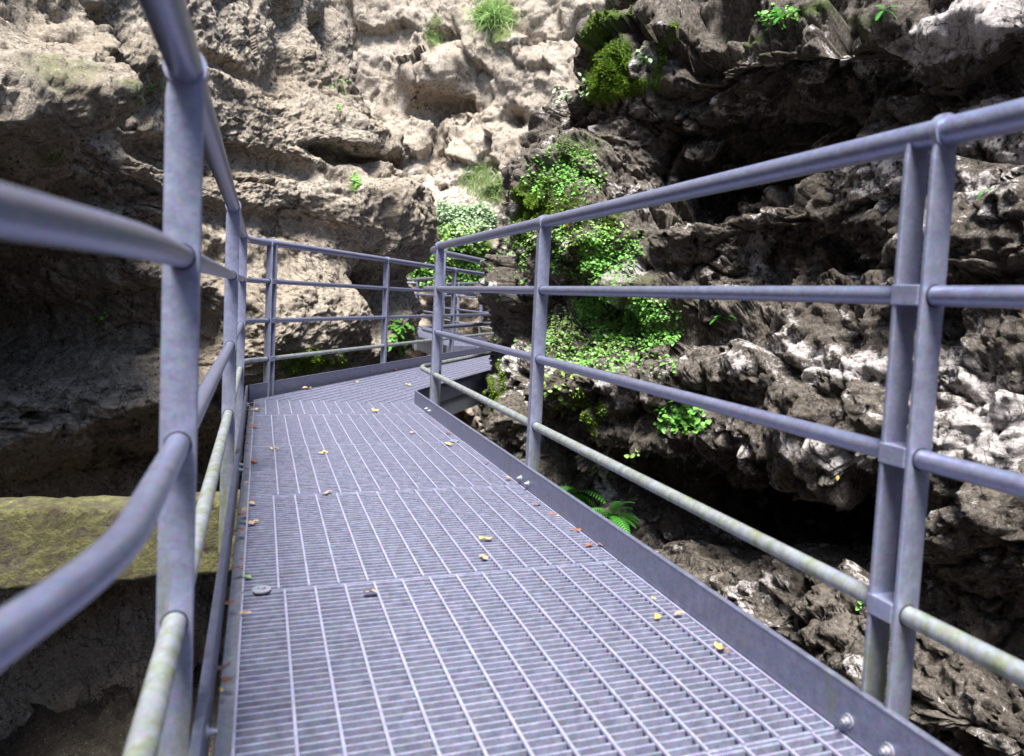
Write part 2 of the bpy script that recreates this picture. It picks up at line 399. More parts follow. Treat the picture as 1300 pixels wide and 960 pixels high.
    def at(s, x, y, r=4):
        d2 = (s.px-x)**2+(s.py-y)**2; c = np.where((d2 < r*r) & s.vis & (s.pz > .3))[0]
        if len(c) == 0: c = np.array([np.argmin(d2+np.where(s.pz < .3, 1e9, 0))])
        i = c[np.argmin(s.pz[c])]; return s.P[i], s.n[i]
    def patch(s, x, y, rx, ry, n, rot=0, minup=-2.0):
        c, sn = math.cos(math.radians(rot)), math.sin(math.radians(rot)); dx = s.px-x; dy = s.py-y
        e = ((dx*c+dy*sn)/rx)**2+((-dx*sn+dy*c)/ry)**2
        e = e+.35*fbm(s.P*5, 3, 77)
        w = np.where((e < 1) & s.vis & (s.pz > .3) & (s.n[:, 2] > minup), 1.0-.6*np.clip(e, 0, 1), 0)
        if w.sum() == 0: return np.zeros((0, 3)), np.zeros((0, 3))
        # nearest surface only: drop vertices well behind the patch's nearest quarter
        sel = w > 0; near = np.percentile(s.pz[sel], 10); w = np.where(s.pz < near*1.6+.3, w, 0)
        k = rng.choice(len(w), n, p=w/w.sum()); return s.P[k], s.n[k]

def style_right(P):
    d = .24*fbm(P/1.3, 4, 3)+facets(P, .95, .34, 11, (1, 1, .95), 1.2, .2)+facets(P, .36, .15, 21, (1.1, 1.1, .85), 1.3, .2)+facets(P, .13, .06, 41, (1, 1, 1), 1.4, .2)+facets(P, .05, .020, 45, (1, 1, 1), 1.5, .15)
    d += .030*(1-np.abs(fbm(P/.22, 4, 61))*2.2)+.012*fbm(P/.05, 3, 71)
    return d
def style_left(P):
    d = .17*fbm(P/1.7, 4, 103)+facets(P, 1.5, .15, 111, (1.2, 1.2, .8), .9, .12)+facets(P, .45, .06, 121, (1.2, 1.2, .8), 1.0, .2)+facets(P, .15, .024, 141, (1, 1, 1), 1.2, .2)
    pit = fbm(P/.26, 5, 151); d -= .16*np.clip(pit-.42, 0, .5); d += .03*fbm(P/.14, 5, 161, .65)+.02*(1-np.abs(fbm(P/.35, 4, 171))*2.4)+.012*fbm(P/.03, 3, 181)
    return d
def style_back(P):
    d = .6*fbm(P/3.2, 4, 203)+facets(P, 2.2, .6, 211, (1, 1, 1.2), 1.6, .12)+facets(P, .8, .18, 221, (1.2, 1.2, .8), 1.8, .12)+facets(P, .3, .06, 231, (1, 1, 1), 1.8, .1)+.06*fbm(P/.5, 5, 241, .65)
    return d

R_ = Sheet([(6.5, -14), (4, -10), (3.4, -6), (3.3, -2), (3.2, 0), (3.15, 1.6), (3.0, 2.9), (2.65, 4.0), (2.12, 5.0), (1.90, 5.75), (2.3, 6.55), (3.3, 7.9), (4.3, 9.5), (5.2, 12), (5.6, 15), (5.4, 19)],  # first points: unseen wall added behind the camera to block low sky
    [(0, .3), (0.364, .1), (0.424, .03), (0.453, .0095), (0.626, .0085), (0.656, .03), (1, .09)], [(-4.6, .12), (-1.3, .025), (-1.0, .0095), (2.6, .0095), (3.0, .05), (5.4, .1)],
    1, [(-3, .5), (-.6, .1), (.3, 0), (.9, -.08), (1.5, -.2), (3, -.45), (5, -1.2)], style_right,
    # photo-pixel centre, radii, depth (+ out of the wall), power, rotation
    [(885, 190, 110, 78, -1.3, 4, 0), (800, 235, 40, 50, -.6, 3, 0), (1120, 105, 45, 24, -.5, 4, 10), (960, 330, 150, 38, -.35, 4, 0), (1120, 335, 50, 40, -.2, 3, 0),
     (640, 40, 110, 130, -.85, 4, 0), (690, 240, 85, 50, .22, 4, 25), (775, 60, 70, 80, .45, 4, -10), (740, 105, 35, 60, .2, 4, 0), (1180, 75, 170, 45, .32, 3, 8), (950, 60, 90, 45, .25, 4, 0),
     (985, 675, 100, 66, -1.2, 4, -18), (880, 600, 60, 40, -.3, 3, -20), (1080, 560, 130, 60, .12, 4, -10), (1220, 520, 90, 120, .2, 4, 0),
     (900, 470, 120, 35, .28, 3, -8), (735, 490, 110, 75, .42, 3, 0), (1110, 815, 130, 60, .5, 4, 0), (1240, 680, 80, 70, .3, 3, 0), (745, 570, 60, 60, .1, 3, 0), (840, 330, 35, 70, .25, 4, 8), (660, 330, 40, 60, .1, 4, 0), (700,700,60,60,-.3,3,0), (855,30,18,60,-.35,3,-15)],
    # moss
    [(665, 235, 45, 35, .62, 4, 20), (720, 260, 60, 35, .45, 3, 0), (748, 50, 38, 55, 1.0, 4, 10), (775, 5, 30, 20, .8, 3, 0), (805, 110, 28, 12, .5, 3, 0), (850, 60, 10, 40, .6, 3, -15), (740, 350, 110, 80, .45, 3, 0), (730, 540, 35, 35, .55, 3, 0), (625, 490, 18, 60, .5, 3, 0), (955, 85, 25, 25, .5, 3, 0), (1000, 12, 160, 12, .55, 3, 0), (640,300,40,30,.5,3,0), (1085,40,30,20,.45,3,0)],
    # pale crust; negative blobs darken the recesses' colour to deepen their shade
    [(1200, 55, 110, 38, 1.0, 4, 8), (1230, 150, 90, 28, .8, 4, 20), (1130, 240, 60, 40, .55, 3, 0), (1250, 215, 60, 60, .5, 3, 0), (1240, 530, 80, 70, .75, 3, 0), (1060, 580, 75, 25, .75, 3, -10), (930, 80, 55, 22, .5, 3, 0), (850, 355, 30, 45, .4, 3, 0),
     (1010, 470, 60, 20, .5, 3, -5), (1090, 450, 40, 25, .6, 3, 0), (1060, 830, 60, 40, .6, 3, 0), (1170, 640, 120, 25, .3, 3, 0), (900, 195, 150, 90, -.8, 4, 0), (960, 330, 150, 50, -.4, 4, 0), (635, 440, 30, 30, .3, 3, 0), (1000,680,110,80,-.6,4,0)], .9)
R_.mesh('rock_cliff', M_right, 'dark brown fractured rock cliff with white crusts right of the walkway')

L_ = Sheet([(7, -15), (1, -14), (-3, -11), (-3.7, -6), (-3.4, -2), (-3.3, 0), (-3.2, 2), (-2.9, 3.4), (-2.2, 4.9), (-1.3, 6.2), (-.3, 7.3), (.75, 8.25), (1.45, 8.95), (1.65, 9.6), (1.2, 10.9), (.6, 13), (.2, 16), (-.2, 20)],  # opening points curve unseen wall behind the camera, added to shut out low sky
    [(0, .4), (0.423, .1), (0.513, .03), (0.543, .0115), (0.790, .0115), (0.820, .03), (1, .12)], [(-4.6, .10), (-3.0, .03), (-2.0, .014), (-1.4, .012), (4.0, .0125), (4.6, .06), (8.5, .15)],
    -1, [(-4.5, -1.8), (-1.1, -1.5), (-.45, -.5), (-.2, 0), (.5, .05), (1.2, 0), (2, -.2), (4, -.7), (8, -2.6)], style_left,
    [(-45, 445, 180, 140, -4.2, 6, 0), (85, 330, 55, 50, -.8, 4, 0), (180, 310, 55, 35, -.5, 3, 0), (35, 110, 80, 75, .45, 4, -25), (100, 150, 45, 70, .5, 4, 0), (10, 310, 28, 50, .7, 4, 0), (155, 130, 12, 110, -.55, 3, 8), (70, 240, 60, 40, -.5, 3, 0),
     (350, 210, 130, 14, -.2, 3, -3), (430, 198, 25, 12, -.45, 3, 0), (515, 205, 25, 16, -.4, 3, 0), (330, 280, 60, 14, -.18, 3, 0), (330, 130, 120, 55, .15, 4, 0), (480, 155, 60, 26, .25, 4, 0), (440, 270, 100, 60, .15, 4, 0), (400, 390, 110, 60, .15, 4, 0),
     (430, 430, 85, 75, .45, 4, 0), (474, 382, 16, 42, -1.2, 4, 0), (490, 240, 75, 85, .45, 4, 0), (505, 40, 22, 50, -.45, 3, 0), (385, 15, 14, 30, -.3, 3, 0), (370, 90, 10, 60, -.22, 3, 15), (300, 85, 40, 14, -.2, 3, 0), (210, 190, 20, 14, -.2, 3, 0), (245, 205, 9, 9, -.2, 3, 0), (200, 250, 40, 14, -.2, 3, 0),
     (130, 800, 240, 60, -.5, 4, 0)],
    [(75, 215, 25, 25, .5, 3, 0), (130, 400, 20, 30, .4, 3, 0), (110, 60, 60, 50, .26, 3, 0), (60, 60, 90, 60, .2, 3, 0), (410, 465, 60, 18, .42, 3, -8), (395, 475, 40, 18, .3, 3, 0), (190, 110, 25, 20, .35, 3, 0), (450, 228, 6, 18, .7, 3, 0), (170, 440, 80, 50, .2, 3, 0), (440,110,10,30,.5,3,0)],
    [(20, 110, 50, 40, .45, 3, 0), (460, 270, 90, 60, .35, 3, 0), (420, 400, 90, 50, .35, 3, 0), (460, 60, 100, 60, .2, 3, 0), (250, 620, 200, 150, -.5, 4, 0), (60, 460, 160, 180, -1, 4, 0)], .9)  # negative blobs strip the crust, painting the hollow's shade darker
L_.mesh('rock_cliff', M_left, 'brown pitted rock cliff with a black hollow left of the walkway')

B_ = Sheet([(-4, 20.5), (0, 21), (3, 20.5), (5.5, 19), (8, 17.5), (11, 16), (16, 15)],
    [(0, .12), (.2, .04), (.62, .04), (.7, .12), (1, .2)], [(-3.2, .12), (-1, .045), (9, .045), (12, .3), (15, .3)],
    -1, [(-3, 1.6), (0, 1.3), (3, .6), (5, 0), (10, -1.2), (15, -3)], style_back,
    [(560, 135, 40, 18, -1.0, 3, 0), (555, 170, 15, 40, -.6, 3, 0), (655, 150, 20, 12, -.6, 3, 20), (650, 60, 90, 60, .3, 4, 0), (540, 100, 40, 20, .4, 4, 25), (600,330,60,60,.4,3,0)],
    [(580, 285, 55, 25, .8, 3, 0), (620, 235, 30, 25, .6, 3, 0), (530, 320, 40, 30, .7, 3, 0), (625, 35, 25, 20, .6, 3, 0), (550, 45, 15, 20, .5, 3, 0), (580, 340, 80, 40, .4, 3, 0)],
    [(620, 200, 120, 120, .5, 3, 0)], 1.5)
B_.mesh('rock_cliff', M_back, 'pale beige sunlit rock wall closing the gorge in the distance')

def ground():
    x = np.r_[np.linspace(-60, -6, 28), steps([(-5.8, .12), (8, .12)]), np.linspace(9, 60, 26)]; y = np.r_[np.linspace(-60, -4, 28), steps([(-3.8, .12), (21, .14)]), np.linspace(22, 80, 30)]
    X, Y = np.meshgrid(x, y, indexing='ij'); P = np.stack([X.ravel(), Y.ravel(), np.zeros(X.size)], 1)
    P[:, 2] = -3.8+.35*fbm(P/1.8, 4, 301)+facets(P, 1.1, .5, 311)+facets(P, .4, .2, 321)
    i = (np.arange(len(x)-1)[:, None]*len(y)+np.arange(len(y)-1)[None]).ravel()
    me = arr_mesh('ground', P, np.stack([i, i+len(y), i+len(y)+1, i+1], 1), True)
    tag(link('ground', me, M_bed), 'dark rocky floor of the gorge beneath the walkway', None, None, 'structure')
ground()

# ------------------------------------------------------------------ the walkway
D2 = Vector((.574, .819, 0)); N2 = Vector((.819, -.574, 0))       # second leg: direction and right-hand side
B0 = Vector((-.03, 5.20, 0)); BR = Vector((1.05, 5.03, 0))
TOP = 0.0
walk = empty('walkway', (.5, 2, 0)); tag(walk, 'steel grating walkway in the foreground, straight and then bending right behind the rock', 'walkway')
def grating(u0, u1, v0, v1, org, du, dv, pitch_u, pitch_v, parent, clip=None, clipv=None, wig=0):
    """bearing bars run along v every pitch_u, cross rods run along u every pitch_v"""
    mb = MB(); org = Vector(org); du = Vector(du); dv = Vector(dv); up = Vector((0, 0, 1))
    n = max(1, round((u1-u0)/pitch_u)); k = 0
    for i in range(n+1):
        u = u0+.003+(u1-u0-.006)*i/n; a, b = v0+.002, v1-.002
        if clip: a, b = clip(u, a, b)
        if b-a < .02: continue
        dz = random.uniform(-.0008, .0008)
        mb.bar(org+du*u+dv*a+up*(-.016+dz), org+du*u+dv*b+up*(-.016+dz), .0048 if 0 < i < n else .007, .030)
    nf = len(mb.f)
    m = max(1, round((v1-v0)/pitch_v)); jit = random.uniform(-.035, .035)
    for j in range(m+1):
        v = v0+.0035+(v1-v0-.007)*j/m+(jit if 0 < j < m else 0); a, b = u0+.001, u1-.001
        if clipv: a, b = clipv(v, a, b)
        if b-a < .02: continue
        edge = j in (0, m)
        mb.bar(org+du*a+dv*v+up*(.0014 if not edge else -.015), org+du*b+dv*v+up*(.0012 if not edge else -.015), .0058 if not edge else .005, .006 if not edge else .034)
    o = mb.build('grating_panel', M_grate, parent); o.data.materials.append(M_rod)
    mi = np.zeros(len(o.data.polygons), dtype=np.int32); mi[nf:] = 1; o.data.polygons.foreach_set('material_index', mi); return o
ys = [-1.55, -.65, .16, 1.02, 1.90, 2.78, 3.68, 4.58]
for a, b in zip(ys[:-1], ys[1:]):
    g = grating(a+.003, b-.003, -.0286, 1.05, (0, 0, TOP+random.uniform(-.002, .002)), (0, 1, 0), (1, 0, 0), .0232, .077, walk)
def c1(u, a, b):   # last panel ends on the slanting joint
    if u <= 5.03: return a, b
    return a, min(b, -.03+(5.20-u)/(.17)*1.08)
def c1v(v, a, b): return a, min(b, 5.20-(v+.03)/1.08*.17-.003)
grating(4.583, 5.2, -.0286, 1.05, (0, 0, TOP), (0, 1, 0), (1, 0, 0), .0232, .077, walk, c1, c1v)
u_end = 6.2; W2 = (BR-B0).dot(N2); uR = (BR-B0).dot(D2)
cuts = [0, 1.0, 2.0, 3.0, 4.0, 5.0, u_end]
for a, b in zip(cuts[:-1], cuts[1:]):
    cl = (lambda v, p, q: (max(p, v/W2*uR+.004), q)) if a == 0 else None
    cl2 = (lambda u, p, q: (p, min(q, (u-.004)/uR*W2))) if a == 0 else None
    grating(a+.002, b-.002, .002, W2, B0, D2, N2, .0232, .077, walk, cl2, cl)
# toe boards: upright plates with a folded lip
def toe(p, q, side, name='toe_board'):
    p = Vector(p); q = Vector(q); d = (q-p).normalized(); r = d.cross(Vector((0, 0, 1)))*side
    mb = MB(); z0, z1 = -.055, .088
    mb.bar(p+Vector((0, 0, (z0+z1)/2)), q+Vector((0, 0, (z0+z1)/2)), .006, z1-z0)
    mb.bar(p+r*.004+Vector((0, 0, z1+.003)), q+r*.004+Vector((0, 0, z1+.003)), .015, .006)
    return mb.build(name, M_toe, walk, .0012)
def bolt(parent, p, ax):
    mb = MB(); p = Vector(p); ax = Vector(ax).normalized()
    mb.tube([p, p+ax*.004], .013, 12); mb.tube([p+ax*.004, p+ax*.012], .0085, 6); mb.tube([p+ax*.012, p+ax*.018], .005, 8)
    mb.build('bolt', M_frame, parent)
XL, XR = -.113, 1.085
tL = toe((-.072, -1.6, 0), (-.072, 5.26, 0), -1); tR = toe((1.055, -1.6, 0), (1.055, 5.0, 0), 1)
e0 = B0+D2*-.0+N2*-.03; tB = toe(Vector((-.06, 5.27, 0)), B0+D2*u_end-N2*.03, -1)
tI = toe(BR+N2*.008+D2*.03, BR+N2*.008+D2*(u_end-uR), 1)
tE = toe((1.052, 5.0, 0), BR+N2*.008+D2*.03, 1)
yL = [1.19, 3.11, 4.78]; yR = [.95, 2.74, 4.555]
for y in yL+[-.7]:
    for dy in (-.045, .045): bolt(tL, (-.069, y+dy+.02, .03), (1, 0, 0))
for y in yR:
    for dy in (-.045, .045): bolt(tR, (1.052, y+dy, .03), (-1, 0, 0))
# bearers under the deck
mb = MB()
mb.bar((-.03, -1.6, -.125), (-.03, 5.2, -.125), .06, .16); mb.build('side_bearer', M_frame, walk, .003)
mb = MB(); mb.bar((1.02, -1.6, -.125), (1.02, 5.0, -.125), .06, .16); mb.build('side_bearer', M_frame, walk, .003)
for s_, off in ((0.04, 0), (W2-.03, uR+.1)):
    mb = MB(); a = B0+N2*s_+D2*(off+.05); b = B0+N2*s_+D2*u_end
    mb.bar((a.x, a.y, -.125), (b.x, b.y, -.125), .06, .16); mb.build('side_bearer', M_frame, walk, .003)
for y in ys[1:]:
    mb = MB(); mb.bar((0.005, y, -.07), (.985, y, -.07), .05, .05); mb.build('cross_bearer', M_frame, walk)
for u in cuts[1:]:
    mb = MB(); a = B0+N2*.08+D2*u; b = B0+N2*(W2-.07)+D2*u; mb.bar((a.x, a.y, -.07), (b.x, b.y, -.07), .05, .05); mb.build('cross_bearer', M_frame, walk)
# hold-down clips on the grating
for (x, y) in ((.02, 1.90), (1.0, 3.68)):
    mb = MB(); mb.tube([(x, y, .0045), (x, y, .0075)], .024, 14); mb.tube([(x, y, .0075), (x, y, .013)], .009, 6)
    mb.build('grating_clip', M_frame, walk)

# ------------------------------------------------------------------ railings
HZ = [1.10, .823, .540, .262]
def frame_post(x, y, dirv, z0, z1, kind, root):
    """dirv: unit vector along the rails, pointing away from the camera; the flat web faces back along it"""
    d = Vector(dirv); r = Vector((d.y, -d.x, 0)); o = Vector((x, y, 0)); up = Vector((0, 0, 1))
    def P(a, b, z): return o+r*a+d*b+up*z
    mb = MB(); w = .026
    def plate(b0, th):
        # flat bar with rounded foot and a top that narrows to the handrail collar
        prof = [(-w, z0+.03), (-w*.7, z0+.008), (0, z0), (w*.7, z0+.008), (w, z0+.03), (w, z1-.045), (w*.80, z1), (-w*.80, z1), (-w, z1-.045)]
        mb.prism([P(a, b0, z) for a, z in prof], 0, d*th)
    if kind == 'channel':
        plate(-.016, .008)
        for sg in (-1, 1):
            mb.prism([P(sg*(w-.0015), -.012, z0+.03), P(sg*(w-.008), -.012, z0+.03), P(sg*(w-.008), .022, z0+.03), P(sg*(w-.0015), .022, z0+.03)], 0, up*(z1-.05-z0-.03))
        post = mb.build('post', M_post, root, .0025)
    else:
        plate(-.032, .009); plate(.022, .009); post = mb.build('post', M_post, root, .0025)
    mb = MB(); mb.tube([P(0, -.018 if kind == 'channel' else -.034, z1), P(0, .022 if kind == 'channel' else -.020, z1)], .0305, 20)
    mb.build('collar', M_post, post)
    for z in HZ[1:]:
        b = -.0170 if kind == 'channel' else -.0330
        mb = MB(); mb.tube([P(0, b+.0015, z), P(0, b-.0004, z)], .0200, 18); mb.build('rail_hole_shade', M_dark, post)  # proud dark disc around the rail, painted shade in place of an opening
        if kind == 'double':
            mb = MB(); mb.bar(P(0, -.023, z), P(0, .0325, z), .055, .036); mb.build('rail_clip', M_post, post, .002)
    return post
def fillet(pts, rad, n=8):
    pts = [Vector(p) for p in pts]; out = [pts[0]]
    for a, b, c in zip(pts[:-2], pts[1:-1], pts[2:]):
        u = (a-b); v = (c-b); r = min(rad, u.length*.45, v.length*.45); p = b+u.normalized()*r; q = b+v.normalized()*r
        for i in range(n+1):
            t = i/n; out.append(p*(1-t)**2+b*2*t*(1-t)+q*t*t)
    return out+[pts[-1]]
def railing(label, plan, posts, hz=HZ, zoff=0, rads=(.0245, .0175, .0175, .0175), group=None, bends=None, foot=-.34, mats=(None, None, None, None)):
    root = empty('railing', (posts[0][0], posts[0][1], zoff)); tag(root, label, 'railing', group)
    for i, z in enumerate(hz):
        pl = plan if bends is None else bends[i]
        mb = MB(); mb.tube(fillet([(x, y, z+zoff+dz) for x, y, dz in pl], .16), rads[i], 20)
        mb.build('handrail' if i == 0 else 'rail', (M_low if i == 3 else M_rail), root)
    for (x, y, dx, dy, kind) in posts:
        l = math.hypot(dx, dy); p = frame_post(x, y, (dx/l, dy/l, 0), foot, hz[0], kind, root)
        if zoff:
            for o in [p]+list(p.children): o.location.z += zoff if o is p else 0
    return root

def lb(yb, tail): return [(-.113, 5.02, 0), (-.113, yb, 0)]+tail
bl = [lb(.60, [(-.17, .35, .0), (-.42, -.55, 0)]), lb(.78, [(-.155, .52, .0), (-.36, -.6, .0)]), lb(.70, [(-.175, .50, .0), (-.42, -.55, 0)]), lb(.62, [(-.17, .40, 0), (-.42, -.55, 0)])]
railing('left railing running close past the camera along the straight walkway', None,
        [(XL, yL[0], 0, 1, 'channel'), (XL, yL[1], 0, 1, 'channel'), (XL, yL[2], 0, 1, 'channel')], bends=bl)
railing('right railing along the straight walkway, with the doubled post nearest the camera', [(XR, -1.6, 0), (XR, 4.60, 0)],
        [(XR, -.9, 0, 1, 'channel'), (XR, yR[0], 0, 1, 'double'), (XR, yR[1], 0, 1, 'channel'), (XR, yR[2], 0, 1, 'channel')])
rb = B0-N2*.075
def b2(u, s=0): p = rb+D2*u+N2*s; return (p.x, p.y, 0)
pb = [b2(.28), b2(2.16), b2(4.05), b2(5.95)]
railing('railing on the far side of the bend, in front of the pale boulder', [(-.113, 5.02, 0), (-.10, 5.28, 0), b2(.28), b2(6.0)],
        [(pb[0][0], pb[0][1], D2.x, D2.y, 'double')]+[(p[0], p[1], D2.x, D2.y, 'channel') for p in pb[1:]], foot=-.2)
ri = BR+N2*.035
def b3(u): p = ri+D2*u; return (p.x, p.y, 0)
railing('short inner railing turning behind the rock pillar', None,
        [(1.135, 4.70, 0, 1, 'channel')]+[(*b3(u)[:2], D2.x, D2.y, 'channel') for u in (1.9, 3.8)], foot=-.2,
        bends=[[(1.135, 4.72, 0), b3(.12), b3(5.6)]]+[[(1.085, 4.56, 0), (1.085, 5.04, 0), b3(.35), b3(5.6)]]*3)
# the short stub of the third and fourth rail poking past the corner post
# ---- the far leg of the walkway
Z3 = -.05
far = empty('walkway', (3.2, 12, Z3)); tag(far, 'far stretch of grating walkway glimpsed beyond the bend', 'walkway')
def far_panel(a, b):
    grating(a, b, 2.74, 3.95, (0, 0, Z3), (0, 1, 0), (1, 0, 0), .06, .11, far)
for a, b in zip(np.arange(10.75, 17, 1.0), np.arange(11.75, 18.2, 1.0)): far_panel(a, b)
mb = MB(); mb.bar((2.72, 10.7, Z3-.06), (2.72, 17.7, Z3-.06), .008, .24); mb.build('toe_board', M_toe, far)
mb = MB(); mb.bar((2.72, 10.7, Z3-.06), (3.2, 10.7, Z3-.06), .008, .24); mb.build('toe_board', M_toe, far)
mb = MB(); mb.bar((3.97, 10.9, Z3-.06), (3.97, 17.7, Z3-.06), .008, .24); mb.build('toe_board', M_toe, far)
for y in (12, 14, 16):
    mb = MB(); mb.bar((2.76, y, Z3-.12), (3.93, y, Z3-.12), .1, .14); mb.build('cross_bearer', M_frame, far)
railing('distant railing on the left edge of the far walkway', [(2.62, 10.6, 0), (2.68, 12.85, 0), (2.85, 14.9, 0), (2.6, 17.6, 0)],
        [(2.62, 10.65, 0, 1, 'channel'), (2.68, 12.85, 0, 1, 'channel'), (2.85, 14.9, 0, 1, 'channel'), (2.65, 17.2, 0, 1, 'channel')], zoff=Z3, foot=-.2)
railing('distant railing on the right edge of the far walkway', [(4.0, 11.2, 0), (4.0, 14, 0), (4.1, 17.6, 0)],
        [(4.0, y, 0, 1, 'channel') for y in (11.6, 13.2, 14.9, 16.6)], zoff=Z3, foot=-.2)
railing('short railing crossing at the end of the far walkway', [(1.9, 17.75, 0), (4.6, 17.75, 0)],
        [(x, 17.8, 0, 1, 'channel') for x in (2.2, 3.2, 4.2)], zoff=Z3, foot=-.2)

# ------------------------------------------------------------------ concrete beam below the deck on the left
def beam():
    y0, y1, z0, z1 = 3.74, 3.92, -.66, -.28; xs = np.linspace(-3.6, 1.2, 150); prof = []
    n = 14
    for (a, b), (c, d) in zip([(y0, z0), (y0, z1), (y1, z1), (y1, z0)], [(y0, z1), (y1, z1), (y1, z0), (y0, z0)]):
        for i in range(n): prof.append((a+(c-a)*i/n, b+(d-b)*i/n))
    prof = np.array(prof); k = len(prof)
    P = np.zeros((len(xs), k, 3)); P[:, :, 0] = xs[:, None]; P[:, :, 1] = prof[None, :, 0]; P[:, :, 2] = prof[None, :, 1]
    Q = P.reshape(-1, 3); cdir = np.stack([np.zeros(len(Q)), Q[:, 1]-(y0+y1)/2, Q[:, 2]-(z0+z1)/2], 1); cdir /= np.linalg.norm(cdir, axis=1)[:, None]
    Q = Q+cdir*(.014*fbm(Q*3, 4, 5)+.010*fbm(Q*22, 4, 9))[:, None]
    i = np.arange(len(xs)-1)[:, None]*k; j = np.arange(k)[None]; j2 = (j+1) % k
    Fc = np.stack([(i+j).ravel(), (i+k+j).ravel(), (i+k+j2).ravel(), (i+j2).ravel()], 1)
    o = link('concrete_beam', arr_mesh('concrete_beam', Q, Fc, True), M_conc); tag(o, 'mossy yellow green concrete beam carrying the walkway at lower left', 'beam')
beam()

# ------------------------------------------------------------------ plants
LEAF_V = np.array([(0, 0, 0), (.28, .22, .05), (.36, .5, .06), (.22, .8, .02), (0, 1, -.06), (-.22, .8, .02), (-.36, .5, .06), (-.28, .22, .05), (0, .5, -.03)], float)
LEAF_F = np.array([(0, 1, 8), (1, 2, 8), (2, 3, 8), (3, 4, 8), (4, 5, 8), (5, 6, 8), (6, 7, 8), (7, 0, 8)])
BLADE_V = np.array([(-.06, 0, 0), (.06, 0, 0), (.05, .5, .08), (-.05, .5, .08), (0, 1, -.05)], float); BLADE_F = np.array([(0, 1, 2), (0, 2, 3), (3, 2, 4)])
def orient(nrm, spread):
    """random orthonormal frames with z near nrm"""
    n = len(nrm); z = nrm+rng.normal(0, spread, (n, 3)); z /= np.linalg.norm(z, axis=1)[:, None]+1e-9
    a = rng.normal(0, 1, (n, 3)); y = a-z*(a*z).sum(1)[:, None]; y /= np.linalg.norm(y, axis=1)[:, None]+1e-9
    return np.cross(y, z), y, z
def scatter(P, fx, fy, fz, sc, BV, BF):
    n, k = len(P), len(BV)
    V = P[:, None]+sc[:, None, None]*(BV[None, :, 0, None]*fx[:, None]+BV[None, :, 1, None]*fy[:, None]+BV[None, :, 2, None]*fz[:, None])
    F_ = BF[None]+(np.arange(n)*k)[:, None, None]
    return V.reshape(-1, 3), F_.reshape(-1, BF.shape[1])
def leafy(sheet, x, y, rx, ry, n, size, label, mat=M_leafA, rot=0, lift=.05, cat='plant', kind=None, name='leafy_plant', up=.9, group=None, stems=True):
    if kind == 'stuff' and sheet is R_: n = int(n*1.7); size *= .82
    P, nr = sheet.patch(x, y, rx, ry, n, rot)
    if len(P) == 0: print('no patch', label); return
    root = empty(name, tuple(P.mean(0))); tag(root, label, cat, group, kind)
    h = rng.uniform(.1, 1, n)**1.2*lift; sun = np.array([-.15, -.35, up]); L = P+nr*h[:, None]*.7+np.array([0, 0, 1])*h[:, None]*.6
    fx, fy, fz = orient(nr*.5+sun[None], .42)
    V, F_ = scatter(L, fx, fy, fz, size*rng.uniform(.35, 1.3, n), LEAF_V, LEAF_F)
    link('foliage', arr_mesh('foliage', V, F_, True), mat, root)
    if stems:
        k = rng.choice(n, min(n, max(6, n//4)), False); mb = MB()
        for i in k: mb.tube([P[i]-nr[i]*.01, (P[i]+L[i])/2+rng.normal(0, .006, 3), L[i]], .0012 if sheet is not B_ else .003, 4, False)
        mb.build('stem', M_stem, root)
    return root
def fern(sheet, x, y, n, ln, label, mat=M_fern, spread=1.0, dirs=None, broad=.16, group=None, droop=.9):
    P, nr = sheet.at(x, y); root = empty('fern', tuple(P)); tag(root, label, 'fern', group)
    for i in range(n):
        a = (i+.5)/n*2*math.pi*spread+random.uniform(-.3, .3)
        r = Vector(AR)*math.cos(a)*.8+Vector(nr)*(.5)+Vector((0, 0, 1))*(math.sin(a)*.45+.35)
        if dirs is not None: r = Vector(AR)*dirs[i % len(dirs)][0]+Vector((0, 0, 1))*dirs[i % len(dirs)][1]+Vector(nr)*.35
        r.normalize(); L = ln*random.uniform(.75, 1.15); m = 14; pts = []; p = Vector(P)-Vector(nr)*.01; v = r.copy()
        for k in range(m+1):
            pts.append(p.copy()); p = p+v*L/m; v = (v+Vector((0, 0, -1))*droop*1.7/m).normalized()
        vs = []; fs = []
        for k in range(m):
            t = (k+.5)/m; wd = L*broad*math.sin(math.pi*min(1, t*.85+.12))**.7
            d = (pts[k+1]-pts[k]).normalized(); s_ = d.cross(Vector((0, 0, 1)));
            if s_.length < .1: s_ = Vector(AR)
            s_.normalize(); q = (pts[k]+pts[k+1])/2
            for sg in (-1, 1):
                b = len(vs); e = q+s_*sg*wd+d*wd*.5-Vector((0, 0, 1))*wd*.18; hw = L/m*.47
                vs += [q-d*hw*.8, q+d*hw*.8, e+d*hw*.35, e-d*hw*.45]; fs.append((b, b+1, b+2, b+3))
        f = arr_mesh('frond', np.array([tuple(v_) for v_ in vs]), np.array(fs), False); link('frond', f, mat, root)
    return root
